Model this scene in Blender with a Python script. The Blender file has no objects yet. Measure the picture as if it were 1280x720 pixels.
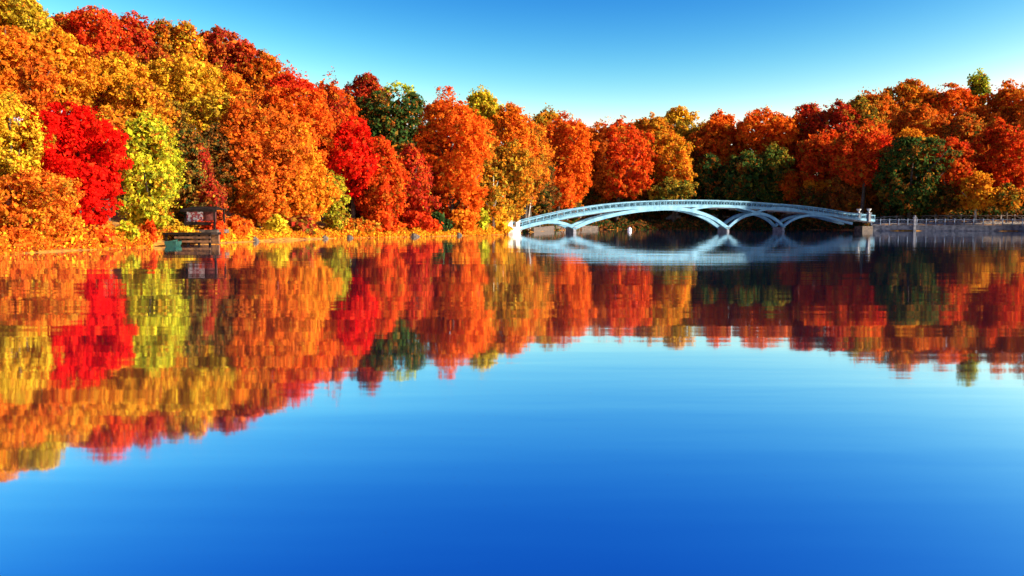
import bpy, math, random
import numpy as np
from mathutils import Vector

# ------------------------------------------------------------------ basics
sc = bpy.context.scene
COL = sc.collection
R = math.radians
F = 1108.0                       # focal length in photo pixels (1280 wide)
CAM_H = 1.85
PITCH = math.atan(83.0 / F)      # horizon sits 83 px above the picture centre
CP, SP = math.cos(PITCH), math.sin(PITCH)

def at(px, py, d):
    """point seen at photo pixel (px,py), d metres in front of the lens (world y)"""
    u, v = (px - 640.0) / F, (360.0 - py) / F
    t = d / (CP + v * SP)
    return (u * t, d, CAM_H + t * (-SP + v * CP))

def zat(py, d):
    return at(640, py, d)[2]

def tag(o, label=None, cat=None, group=None, kind=None):
    if label: o['label'] = label
    if cat: o['category'] = cat
    if group: o['group'] = group
    if kind: o['kind'] = kind
    return o

def empty(name, loc, rz=0.0):
    o = bpy.data.objects.new(name, None)
    COL.objects.link(o)
    o.location = loc
    o.rotation_euler = (0, 0, rz)
    o.empty_display_size = 0.5
    return o

class MB:
    def __init__(self):
        self.v, self.f = [], []
    def add(self, vs, fs):
        n = len(self.v)
        self.v += [tuple(p) for p in vs]
        self.f += [tuple(i + n for i in q) for q in fs]
    def box(self, c, s, rz=0.0, taper=1.0):
        cx, cy, cz = c
        hx, hy, hz = s[0] / 2, s[1] / 2, s[2] / 2
        vs = []
        ca, sa = math.cos(rz), math.sin(rz)
        for z, k in ((-hz, 1.0), (hz, taper)):
            for x, y in ((-hx, -hy), (hx, -hy), (hx, hy), (-hx, hy)):
                x, y = x * k, y * k
                vs.append((cx + x * ca - y * sa, cy + x * sa + y * ca, cz + z))
        self.add(vs, [(3, 2, 1, 0), (4, 5, 6, 7), (0, 1, 5, 4), (1, 2, 6, 5), (2, 3, 7, 6), (3, 0, 4, 7)])
    def tube(self, pts, rad, n=6, cap=True):
        pts = [Vector(p) for p in pts]
        if not hasattr(rad, '__len__'):
            rad = [rad] * len(pts)
        base = len(self.v)
        for i, p in enumerate(pts):
            a = pts[max(i - 1, 0)]
            b = pts[min(i + 1, len(pts) - 1)]
            t = (b - a).normalized()
            ref = Vector((0, 0, 1)) if abs(t.z) < 0.9 else Vector((1, 0, 0))
            x = t.cross(ref).normalized()
            y = t.cross(x).normalized()
            for k in range(n):
                q = 2 * math.pi * k / n
                self.v.append(tuple(p + (x * math.cos(q) + y * math.sin(q)) * rad[i]))
        for i in range(len(pts) - 1):
            for k in range(n):
                a = base + i * n + k
                b = base + i * n + (k + 1) % n
                self.f.append((a, b, b + n, a + n))
        if cap:
            self.f.append(tuple(base + k for k in range(n))[::-1])
            e = base + (len(pts) - 1) * n
            self.f.append(tuple(e + k for k in range(n)))
    def lathe(self, prof, c=(0, 0, 0), n=14):
        base = len(self.v)
        for r, z in prof:
            for k in range(n):
                q = 2 * math.pi * k / n
                self.v.append((c[0] + r * math.cos(q), c[1] + r * math.sin(q), c[2] + z))
        for i in range(len(prof) - 1):
            for k in range(n):
                a = base + i * n + k
                b = base + i * n + (k + 1) % n
                self.f.append((a, b, b + n, a + n))
        self.f.append(tuple(base + k for k in range(n))[::-1])
        e = base + (len(prof) - 1) * n
        self.f.append(tuple(e + k for k in range(n)))
    def sweep(self, pts, w, h, off=0.0):
        """rectangular section (w across = local y, h in the s-z plane) along (s,z) points"""
        n0 = len(self.v)
        m = len(pts)
        for i in range(m):
            s, z = pts[i]
            a = pts[max(i - 1, 0)]
            b = pts[min(i + 1, m - 1)]
            tx, tz = b[0] - a[0], b[1] - a[1]
            L = math.hypot(tx, tz) or 1
            nx, nz = -tz / L, tx / L
            hh = h[i] if hasattr(h, '__len__') else h
            for yy, q in ((off - w / 2, -1), (off + w / 2, -1), (off + w / 2, 1), (off - w / 2, 1)):
                self.v.append((s + nx * hh / 2 * q, yy, z + nz * hh / 2 * q))
        for i in range(m - 1):
            for k in range(4):
                a = n0 + i * 4 + k
                b = n0 + i * 4 + (k + 1) % 4
                self.f.append((a, b, b + 4, a + 4))
        self.f.append((n0 + 3, n0 + 2, n0 + 1, n0))
        e = n0 + (m - 1) * 4
        self.f.append((e, e + 1, e + 2, e + 3))
    def build(self, name, mat, parent=None, smooth=False):
        me = bpy.data.meshes.new(name)
        me.from_pydata(self.v, [], self.f)
        me.validate()
        o = bpy.data.objects.new(name, me)
        COL.objects.link(o)
        if mat: me.materials.append(mat)
        if smooth:
            me.polygons.foreach_set('use_smooth', [True] * len(me.polygons))
        if parent: o.parent = parent
        return o

# ------------------------------------------------------------------ materials
def new_mat(name):
    m = bpy.data.materials.new(name)
    m.use_nodes = True
    nt = m.node_tree
    nt.nodes.clear()
    return m, nt, nt.nodes, nt.links

def noisy(name, c1, c2, scale=2.0, rough=0.8, bump=0.0, metallic=0.0, detail=6.0, spec=0.3, stops=(0.35, 0.65)):
    m, nt, N, L = new_mat(name)
    out = N.new('ShaderNodeOutputMaterial')
    b = N.new('ShaderNodeBsdfPrincipled')
    tc = N.new('ShaderNodeTexCoord')
    no = N.new('ShaderNodeTexNoise')
    no.inputs['Scale'].default_value = scale
    no.inputs['Detail'].default_value = detail
    cr = N.new('ShaderNodeValToRGB')
    cr.color_ramp.elements[0].position, cr.color_ramp.elements[1].position = stops
    cr.color_ramp.elements[0].color = (*c1, 1)
    cr.color_ramp.elements[1].color = (*c2, 1)
    L.new(tc.outputs['Object'], no.inputs['Vector'])
    L.new(no.outputs['Fac'], cr.inputs['Fac'])
    L.new(cr.outputs['Color'], b.inputs['Base Color'])
    b.inputs['Roughness'].default_value = rough
    b.inputs['Metallic'].default_value = metallic
    b.inputs['Specular IOR Level'].default_value = spec
    if bump:
        bp = N.new('ShaderNodeBump')
        bp.inputs['Strength'].default_value = 0.6
        bp.inputs['Distance'].default_value = bump
        L.new(no.outputs['Fac'], bp.inputs['Height'])
        L.new(bp.outputs['Normal'], b.inputs['Normal'])
    L.new(b.outputs['BSDF'], out.inputs['Surface'])
    return m

def leaf_material():
    m, nt, N, L = new_mat('leaves')
    out = N.new('ShaderNodeOutputMaterial')
    at_ = N.new('ShaderNodeAttribute')
    at_.attribute_name = 'leaf_color'
    d = N.new('ShaderNodeBsdfDiffuse')
    t = N.new('ShaderNodeBsdfTranslucent')
    mx = N.new('ShaderNodeMixShader')
    mx.inputs['Fac'].default_value = 0.38
    L.new(at_.outputs['Color'], d.inputs['Color'])
    L.new(at_.outputs['Color'], t.inputs['Color'])
    L.new(d.outputs[0], mx.inputs[1])
    L.new(t.outputs[0], mx.inputs[2])
    L.new(mx.outputs[0], out.inputs['Surface'])
    return m

def water_material():
    m, nt, N, L = new_mat('lake_water')
    out = N.new('ShaderNodeOutputMaterial')
    tc = N.new('ShaderNodeTexCoord')
    def ripple(sx, sy, scale, detail, rot=0.0):
        mp = N.new('ShaderNodeMapping')
        mp.inputs['Scale'].default_value = (sx, sy, 1)
        mp.inputs['Rotation'].default_value = (0, 0, rot)
        no = N.new('ShaderNodeTexNoise')
        no.inputs['Scale'].default_value = scale
        no.inputs['Detail'].default_value = detail
        L.new(tc.outputs['Object'], mp.inputs['Vector'])
        L.new(mp.outputs['Vector'], no.inputs['Vector'])
        return no.outputs['Fac']
    a = ripple(0.13, 1.0, 1.1, 1.0, 0.04)
    b = ripple(0.22, 1.0, 0.22, 1.0, -0.1)
    c = ripple(0.25, 1.0, 3.5, 1.0, 0.10)
    b1 = N.new('ShaderNodeBump'); b1.inputs['Strength'].default_value = 1.0; b1.inputs['Distance'].default_value = W_A
    b2 = N.new('ShaderNodeBump'); b2.inputs['Strength'].default_value = 1.0; b2.inputs['Distance'].default_value = W_B
    b3 = N.new('ShaderNodeBump'); b3.inputs['Strength'].default_value = 1.0; b3.inputs['Distance'].default_value = W_C
    pt = ripple(0.5, 1.0, 0.035, 2.0, 0.3)
    mr = N.new('ShaderNodeMapRange')
    mr.inputs['From Min'].default_value = 0.35; mr.inputs['From Max'].default_value = 0.65
    mr.inputs['To Min'].default_value = 0.35; mr.inputs['To Max'].default_value = 1.0
    L.new(pt, mr.inputs['Value']); L.new(mr.outputs[0], b1.inputs['Strength'])
    L.new(a, b1.inputs['Height']); L.new(b, b2.inputs['Height']); L.new(c, b3.inputs['Height'])
    L.new(b2.outputs[0], b1.inputs['Normal']); L.new(b1.outputs[0], b3.inputs['Normal'])
    gl = N.new('ShaderNodeBsdfGlossy')
    gl.inputs['Roughness'].default_value = W_ROUGH
    gl.inputs['Color'].default_value = (0.93, 0.95, 0.98, 1)
    df = N.new('ShaderNodeBsdfDiffuse')
    df.inputs['Color'].default_value = (0.003, 0.03, 0.11, 1)
    L.new(b3.outputs[0], gl.inputs['Normal'])
    mx = N.new('ShaderNodeMixShader')
    mx.inputs['Fac'].default_value = W_MIRROR
    L.new(df.outputs[0], mx.inputs[1]); L.new(gl.outputs[0], mx.inputs[2])
    L.new(mx.outputs[0], out.inputs['Surface'])
    return m

W_A, W_B, W_C, W_ROUGH, W_MIRROR = 0.0060, 0.016, 0.0004, 0.037, 0.96

M = {
    'leaf': leaf_material(),
    'bark': noisy('bark', (0.035, 0.024, 0.016), (0.12, 0.085, 0.06), 3.0, 0.95, 0.03),
    'pale_bark': noisy('pale_bark', (0.30, 0.27, 0.22), (0.55, 0.50, 0.42), 3.0, 0.9, 0.02),
    'litter': noisy('leaf_litter_ground', (0.14, 0.05, 0.012), (0.62, 0.27, 0.02), 1.6, 1.0, 0.05, detail=10.0),
    'iron': noisy('shade_blue_cast_iron', (0.075, 0.20, 0.28), (0.15, 0.32, 0.40), 0.9, 0.5, 0.0, detail=12.0),  # blue of the shaded right part put into the whole bridge colour
    'iron_dark': noisy('bridge_underside', (0.16, 0.14, 0.13), (0.28, 0.25, 0.23), 1.0, 0.8),
    'stone': noisy('grey_stone', (0.09, 0.09, 0.10), (0.24, 0.23, 0.24), 1.8, 0.9, 0.05),
    'boulder': noisy('boulder_stone', (0.035, 0.026, 0.02), (0.12, 0.085, 0.06), 3.0, 0.9, 0.05),
    'pale_stone': noisy('pale_stone', (0.55, 0.50, 0.42), (0.80, 0.76, 0.68), 1.5, 0.85, 0.03),
    'wood': noisy('weathered_timber', (0.07, 0.03, 0.015), (0.24, 0.10, 0.035), 2.5, 0.9, 0.02),
    'dark_wood': noisy('dark_stained_timber', (0.008, 0.006, 0.005), (0.026, 0.016, 0.012), 2.5, 0.95, spec=0.05),
    'rail': noisy('railing_paint', (0.10, 0.13, 0.18), (0.26, 0.30, 0.36), 2.0, 0.6),
    'rust_rail': noisy('rustic_rail', (0.16, 0.12, 0.10), (0.36, 0.30, 0.26), 2.0, 0.8),
    'panel': noisy('pink_and_white_panel', (0.50, 0.10, 0.11), (0.85, 0.80, 0.78), 4.5, 0.7, detail=2.0, stops=(0.46, 0.54)),
    'panel_dark': noisy('dark_red_panel', (0.06, 0.012, 0.01), (0.20, 0.05, 0.04), 2.0, 0.8),
    'boat_green': noisy('green_boat_paint', (0.006, 0.032, 0.022), (0.014, 0.07, 0.046), 3.0, 0.5),
    'white': noisy('white_paint', (0.62, 0.62, 0.62), (0.82, 0.82, 0.80), 3.0, 0.5),
    'red': noisy('red_paint', (0.45, 0.03, 0.02), (0.6, 0.06, 0.03), 3.0, 0.5),
    'path': noisy('path_gravel', (0.20, 0.16, 0.12), (0.34, 0.27, 0.20), 4.0, 1.0, 0.02),
}

# ------------------------------------------------------------------ lake outline
SH_PX = [-900, -650, -400, -150, 0, 120, 200, 300, 420, 520, 600, 640, 660, 690, 740, 900, 1000, 1050, 1085, 1150, 1280, 1305, 1335, 1400, 1600, 1900, 2400]
SH_D  = [9, 17, 27, 38, 47, 56, 63, 76, 93, 103, 114, 130, 150, 186, 205, 214, 210, 194, 179, 177, 172, 168, 147, 140, 122, 92, 52]  # shore past the right edge bent inward to seat the bridge-shading trees
def shore(px):
    return float(np.interp(px, SH_PX, SH_D))
SH_D = [d * (1.06 if p <= 600 else 1.0) for p, d in zip(SH_PX, SH_D)]
poly = [((p - 640) / F * d, d) for p, d in zip(SH_PX, SH_D)]
# soften the outline a little with irregular coves
rng = random.Random(4)
fine = []
for (x0, y0), (x1, y1) in zip(poly[:-1], poly[1:]):
    n = max(1, int(math.hypot(x1 - x0, y1 - y0) / 4))
    for k in range(n):
        t = k / n
        a = rng.uniform(-0.35, 0.35)
        fine.append((x0 + (x1 - x0) * t + a, y0 + (y1 - y0) * t + a))
fine.append(poly[-1])
fine += [(60, 12), (20, 2.2), (0, 1.4), (-20, 2.0)]
POLY = np.array(fine)

def sdist(X, Y):
    """signed distance to the lake outline, positive on land"""
    P = np.stack([X.ravel(), Y.ravel()], 1)
    best = np.full(len(P), 1e9)
    inside = np.zeros(len(P), bool)
    A = POLY
    B = np.roll(POLY, -1, 0)
    for (ax, ay), (bx, by) in zip(A, B):
        dx, dy = bx - ax, by - ay
        L2 = dx * dx + dy * dy + 1e-9
        t = np.clip(((P[:, 0] - ax) * dx + (P[:, 1] - ay) * dy) / L2, 0, 1)
        q = np.hypot(P[:, 0] - ax - t * dx, P[:, 1] - ay - t * dy)
        best = np.minimum(best, q)
        if abs(dy) > 1e-9:
            c = ((ay > P[:, 1]) != (by > P[:, 1])) & (P[:, 0] < dx * (P[:, 1] - ay) / dy + ax)
            inside ^= c
    return np.where(inside, -best, best).reshape(X.shape)

H_PX = [-900, -400, 0, 200, 320, 480, 620, 740, 900, 1000, 1090, 1180, 1400, 2200]
H_A  = [4, 15, 16, 15, 11, 6, 5, 6, 8, 10, 15, 18, 17, 5]
def height(X, Y):
    X = np.asarray(X, float); Y = np.asarray(Y, float)
    s = sdist(X, Y)
    Ys = np.maximum(Y, 8)
    px = 640 + F * X / Ys
    amp = np.interp(px, H_PX, H_A) * np.clip((Y - 10) / 40, 0, 1)
    bank = np.interp(px, [-900, 640, 1040, 1085, 2000], [0.55, 0.5, 0.6, 1.15, 1.1])
    u = np.clip((s - 3) / 75, 0, 1)
    hill = amp * u * u * (3 - 2 * u)
    land = bank * (1 - np.exp(-np.maximum(s, 0) / 0.8)) + hill + 0.10 * np.maximum(s, 0) * np.exp(-np.maximum(s, 0) / 20)
    bumps = 0.10 * np.sin(X * 0.9 + 0.4 * Y) * np.sin(Y * 0.7 - 0.3 * X) * np.clip(s / 4, 0, 1)
    return np.where(s > 0, land + bumps, np.maximum(s * 0.35, -2.2))
def hz(x, y):
    return float(height(np.array([x]), np.array([y]))[0])

def make_ground():
    xs = np.concatenate([np.array([-4000, -2500, -1500, -900, -600, -450, -340]), np.arange(-260, 261, 2.6), np.array([340, 450, 600, 900, 1500, 2500, 4000])])
    ys = np.concatenate([np.array([-3000, -1500, -700, -300, -120, -50, -20, -8]), np.arange(-2, 320, 2.4), np.array([345, 380, 430, 520, 700, 1000, 1600, 2600, 4500])])
    X, Y = np.meshgrid(xs, ys)
    Z = height(X, Y)
    ny, nx = X.shape
    V = np.stack([X.ravel(), Y.ravel(), Z.ravel()], 1)
    idx = np.arange(ny * nx).reshape(ny, nx)
    Q = np.stack([idx[:-1, :-1].ravel(), idx[:-1, 1:].ravel(), idx[1:, 1:].ravel(), idx[1:, :-1].ravel()], 1)
    me = bpy.data.meshes.new('ground')
    me.from_pydata(V.tolist(), [], Q.tolist())
    me.polygons.foreach_set('use_smooth', [True] * len(me.polygons))
    me.materials.append(M['litter'])
    o = bpy.data.objects.new('ground', me)
    COL.objects.link(o)
    tag(o, kind='structure')
make_ground()

wm = bpy.data.meshes.new('water')
wm.from_pydata([(-420, -4, 0), (420, -4, 0), (420, 300, 0), (-420, 300, 0)], [], [(0, 1, 2, 3)])
wm.materials.append(water_material())
wo = bpy.data.objects.new('water', wm)
COL.objects.link(wo)
tag(wo, kind='structure')

# ------------------------------------------------------------------ foliage
PAL = {
    'scarlet':  [(0.82, 0.008, 0.005, 6), (0.74, 0.014, 0.007, 3), (0.82, 0.05, 0.010, 1)],
    'crimson':  [(0.42, 0.022, 0.014, 4), (0.54, 0.045, 0.018, 3), (0.24, 0.018, 0.014, 3)],
    'red':      [(0.74, 0.036, 0.010, 5), (0.78, 0.075, 0.012, 3), (0.46, 0.025, 0.012, 2)],
    'orangered':[(0.84, 0.088, 0.009, 5), (0.82, 0.14, 0.012, 3), (0.62, 0.045, 0.010, 2)],
    'orange':   [(0.85, 0.135, 0.010, 5), (0.85, 0.21, 0.013, 3), (0.66, 0.085, 0.010, 2)],
    'amber':    [(0.85, 0.270, 0.015, 5), (0.85, 0.35, 0.018, 3), (0.66, 0.15, 0.012, 2)],
    'gold':     [(0.85, 0.450, 0.020, 5), (0.83, 0.37, 0.018, 3), (0.54, 0.19, 0.016, 2)],
    'yellow':   [(0.85, 0.600, 0.028, 5), (0.76, 0.53, 0.028, 3), (0.50, 0.28, 0.02, 2)],
    'lime':     [(0.66, 0.620, 0.024, 5), (0.50, 0.52, 0.024, 3), (0.16, 0.20, 0.018, 3)],
    'olive':    [(0.36, 0.240, 0.022, 4), (0.50, 0.32, 0.024, 3), (0.15, 0.13, 0.018, 3)],
    'green':    [(0.065, 0.135, 0.026, 5), (0.11, 0.18, 0.026, 3), (0.035, 0.07, 0.017, 3)],
    'darkgreen':[(0.030, 0.068, 0.018, 5), (0.045, 0.09, 0.020, 3), (0.07, 0.10, 0.02, 2)],
    'rust':     [(0.68, 0.140, 0.014, 5), (0.74, 0.21, 0.016, 3), (0.38, 0.080, 0.014, 3)],
    'brown':    [(0.28, 0.085, 0.020, 5), (0.38, 0.13, 0.02, 3), (0.13, 0.055, 0.016, 3)],
}

def palette(r, n, keys):
    cols, w = [], []
    for k, kw in keys:
        tot = sum(c[3] for c in PAL[k])
        for c in PAL[k]:
            cols.append(c[:3]); w.append(kw * c[3] / tot)
    w = np.array(w) / sum(w)
    return np.array(cols)[r.choice(len(cols), n, p=w)]

def leaf_mesh(name, P, size, col, r, outward=None):
    """one rhombic leaf spray per point P"""
    n = len(P)
    nrm = r.normal(size=(n, 3))
    if outward is not None:
        nrm = nrm * 0.75 + outward * 0.9
    nrm[:, 2] += 0.25
    nrm /= np.linalg.norm(nrm, axis=1, keepdims=True) + 1e-9
    ref = r.normal(size=(n, 3))
    a = np.cross(nrm, ref); a /= np.linalg.norm(a, axis=1, keepdims=True) + 1e-9
    b = np.cross(nrm, a)
    s = (size * r.uniform(0.6, 1.4, n))[:, None]
    bend = nrm * s * r.uniform(-0.25, 0.25, n)[:, None]
    V = np.empty((n, 4, 3))
    V[:, 0] = P - a * s + bend
    V[:, 1] = P - b * s * 0.62 - bend
    V[:, 2] = P + a * s + bend
    V[:, 3] = P + b * s * 0.62 - bend
    me = bpy.data.meshes.new(name)
    me.vertices.add(4 * n)
    me.vertices.foreach_set('co', V.astype(np.float32).ravel())
    me.loops.add(4 * n)
    me.loops.foreach_set('vertex_index', np.arange(4 * n, dtype=np.int32))
    me.polygons.add(n)
    me.polygons.foreach_set('loop_start', np.arange(0, 4 * n, 4, dtype=np.int32))
    me.update(calc_edges=True)
    at_ = me.attributes.new('leaf_color', 'FLOAT_COLOR', 'POINT')
    C = np.ones((n, 4, 4), np.float32)
    C[:, :, :3] = col[:, None, :]
    at_.data.foreach_set('color', C.ravel())
    me.materials.append(M['leaf'])
    return me

def crown_points(r, n, rx, ry, z0, z1, wide=0.45, top=2.0, bot=1.6, clumps=None, lump=0.16, inner=0.16):
    """leaves gathered in many small clumps over a lumpy envelope from z0 to z1, and larger sprays inside it;
    returns points, outward directions, clump ids, clump centres, relative leaf sizes"""
    H = z1 - z0
    nc = clumps or 60
    def prof(t):
        t = np.asarray(t)
        up = 1 - np.abs((t - wide) / (1 - wide)) ** top
        dn = 1 - np.abs((wide - t) / wide) ** bot
        return np.sqrt(np.clip(np.where(t > wide, up, dn * 0.85 + 0.15), 0, 1))
    ph = r.uniform(0, 6.28, 6)
    K = 9
    ba, bt, bg_ = r.uniform(0, 2 * np.pi, K), r.uniform(0.12, 0.92, K), r.uniform(0.08, 0.44, K)
    def lobes(ang, t):
        b = 0.0
        for k in range(K):      # boughs that push the outline out
            da = np.angle(np.exp(1j * (ang - ba[k])))
            b = b + bg_[k] * np.exp(-(da / 0.55) ** 2 - ((t - bt[k]) / 0.13) ** 2)
        return 0.86 + b + lump * (np.sin(2 * ang + ph[0] + 3 * t) * 0.6 + np.sin(3 * ang + ph[1] - 5 * t) * 0.5 + np.sin(5 * ang + ph[2] + 8 * t) * 0.4)
    # clump centres on the envelope
    t = r.uniform(0.0, 1.0, nc * 6)
    keep = r.uniform(size=len(t)) < prof(t) * 0.8 + 0.2
    t = t[keep][:nc]
    nc = len(t)
    ang = r.uniform(0, 2 * np.pi, nc)
    rad = r.uniform(0.70, 1.02, nc)
    cap = np.clip((t - 0.78) / 0.22, 0, 1)          # towards the top the clumps also fill the cap
    rad *= 1 - cap * r.uniform(0, 1, nc) * 0.8
    rr = prof(t) * rad * lobes(ang, t) * 0.93
    C = np.stack([np.cos(ang) * rr * rx, np.sin(ang) * rr * ry, z0 + (0.03 + 0.93 * t) * H], 1)
    size = math.sqrt(rx * H)
    lean = r.uniform(-0.22, 0.22, 2)
    cr = r.uniform(0.45, 1.6, nc) * size * 1.08 / math.sqrt(nc)
    n_in = int(n * inner)
    n_out = n - n_in
    ids = r.choice(nc, n, p=(cr ** 2) / (cr ** 2).sum())
    d = r.normal(size=(n, 3)); d /= np.linalg.norm(d, axis=1, keepdims=True)
    q = r.uniform(0, 1, n) ** 0.55
    stray = r.uniform(size=n) < 0.22
    q[stray] *= r.uniform(1.1, 1.75, stray.sum())
    P = C[ids] + d * (q * cr[ids])[:, None] * np.array([1, 1, 0.85])
    # inner sprays
    ti = r.uniform(0.04, 0.92, n_in)
    ai = r.uniform(0, 2 * np.pi, n_in)
    ri = prof(ti) * np.sqrt(r.uniform(0, 1, n_in)) * 0.76 * lobes(ai, ti)
    P[n_out:] = np.stack([np.cos(ai) * ri * rx, np.sin(ai) * ri * ry, z0 + ti * H * 0.95], 1)
    rel = np.ones(n); rel[n_out:] = 2.3
    P[:, 2] = np.clip(P[:, 2], z0 - 0.02 * H, z1 + 0.03 * H)
    tt = (P[:, 2] - z0) / H - 0.35
    P[:, 0] += lean[0] * rx * tt
    P[:, 1] += lean[1] * ry * tt
    mid = np.array([0, 0, z0 + 0.42 * H])
    o = P - mid
    o[:, 2] *= 0.7
    o /= np.linalg.norm(o, axis=1, keepdims=True) + 1e-9
    return P, (o + d) * 0.6, ids, C, rel

def leaf_colours(r, ids, nc, keys, P, second=None):
    n = len(ids)
    base = palette(r, n, keys)
    clump = palette(r, nc, keys)[ids]
    mix = r.uniform(0.1, 0.75, n)[:, None]
    col = base * (1 - mix) + clump * mix
    if second is not None:
        col2 = palette(r, n, [(second[0], 1.0)])
        m = second[1](P) + r.normal(size=n) * 0.16 > 0.5
        col[m] = col2[m]
    col *= r.uniform(0.78, 1.15, n)[:, None]
    return np.clip(col, 0.004, 0.86)

def tree(name, px, top, bot, w, off, pal, label, group=None, seed=None, dens=1.0, shape=(0.45, 2.0, 1.6), second=None, bark='bark', abs_d=None, cat='tree', lump=0.20, limbs=6):
    d = abs_d if abs_d else shore(px) + off
    seed = seed if seed is not None else int(px * 7 + top * 13 + w) % 99991
    r = np.random.default_rng(seed + 5)
    if shape == (0.45, 2.0, 1.6):
        shape = (r.uniform(0.40, 0.58), r.uniform(1.7, 2.6), r.uniform(1.5, 2.6))
    x, y, zt = at(px, top, d)
    gz = hz(x, y)
    zb = max(zat(bot, d), gz + 0.15)
    zt = max(zt, zb + 1.0)
    rx = w / 2 * d / F * 1.15
    ry = rx * r.uniform(0.85, 1.05)
    root = empty(name, (x, y, gz))
    tag(root, label, cat, group)
    z0, z1 = zb - gz, zt - gz
    s = 0.00118 * d + 0.022
    pxa = w * max(bot - top, 20) * 0.785
    n = int(min(52000, max(700, dens * pxa / (s / d * F) ** 2 * 6.0)))
    ncl = int(min(620, max(50, pxa / 17)))
    P, out, ids, C, rel = crown_points(r, n, rx, ry, z0, z1, *shape, clumps=ncl, lump=lump)
    # thin places where the crown opens on its shaded inside
    keep = np.ones(len(P), bool)
    for k in r.choice(len(C), min(len(C), int(r.integers(9, 17))), replace=False):
        g = r.uniform(0.15, 0.36) * math.sqrt(rx * (z1 - z0) / 2)
        near = np.linalg.norm((P - C[k] * np.array([0.97, 0.97, 1])) / np.array([1, 1, 0.7]), axis=1) < g
        keep &= ~(near & (r.uniform(size=len(P)) < 0.90))
    P, out, ids, rel = P[keep], out[keep], ids[keep], rel[keep]
    keys = list(pal)
    if keys[0][0] != 'scarlet':
        tw = sum(k[1] for k in keys)
        keys += [('rust', 0.15 * tw), ('olive', 0.09 * tw)]
    sec = None
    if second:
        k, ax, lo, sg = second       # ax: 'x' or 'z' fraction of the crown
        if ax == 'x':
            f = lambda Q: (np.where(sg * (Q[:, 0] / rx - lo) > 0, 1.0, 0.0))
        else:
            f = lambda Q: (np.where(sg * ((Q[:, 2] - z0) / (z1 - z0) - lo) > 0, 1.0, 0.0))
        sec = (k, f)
    col = leaf_colours(r, ids, len(C), keys, P, sec)
    me = leaf_mesh('crown', P, s * rel, col, r, out)
    c = bpy.data.objects.new('crown', me)
    COL.objects.link(c); c.parent = root
    mb = MB()
    tr = 0.018 * (z1) + 0.05
    lean = r.normal(size=2) * 0.02 * z1
    zz = z0 + 0.8 * (z1 - z0)
    pts = [(0, 0, -0.4), (0, 0, 0.02 * z1), (lean[0] * 0.5, lean[1] * 0.5, zz * 0.5), (lean[0], lean[1], zz)]
    mb.tube(pts, [tr * 1.5, tr * 1.05, tr * 0.7, tr * 0.15], 7)
    if limbs:
        sel = r.choice(len(C), min(limbs, len(C)), replace=False)
        for i in sel:
            e = C[i]
            hb = min(max(z0 * 0.8 + 0.1 * z1, e[2] - 0.9 * math.hypot(e[0], e[1]) - 0.1 * z1), zz * 0.9)
            k = hb / zz
            b = (lean[0] * k, lean[1] * k, hb)
            m_ = ((b[0] + e[0]) * 0.5, (b[1] + e[1]) * 0.5, b[2] * 0.45 + e[2] * 0.55)
            mb.tube([b, m_, tuple(e)], [tr * 0.42, tr * 0.28, tr * 0.08], 5)
    mb.build('trunk', M[bark], root, True)
    return root

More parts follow.
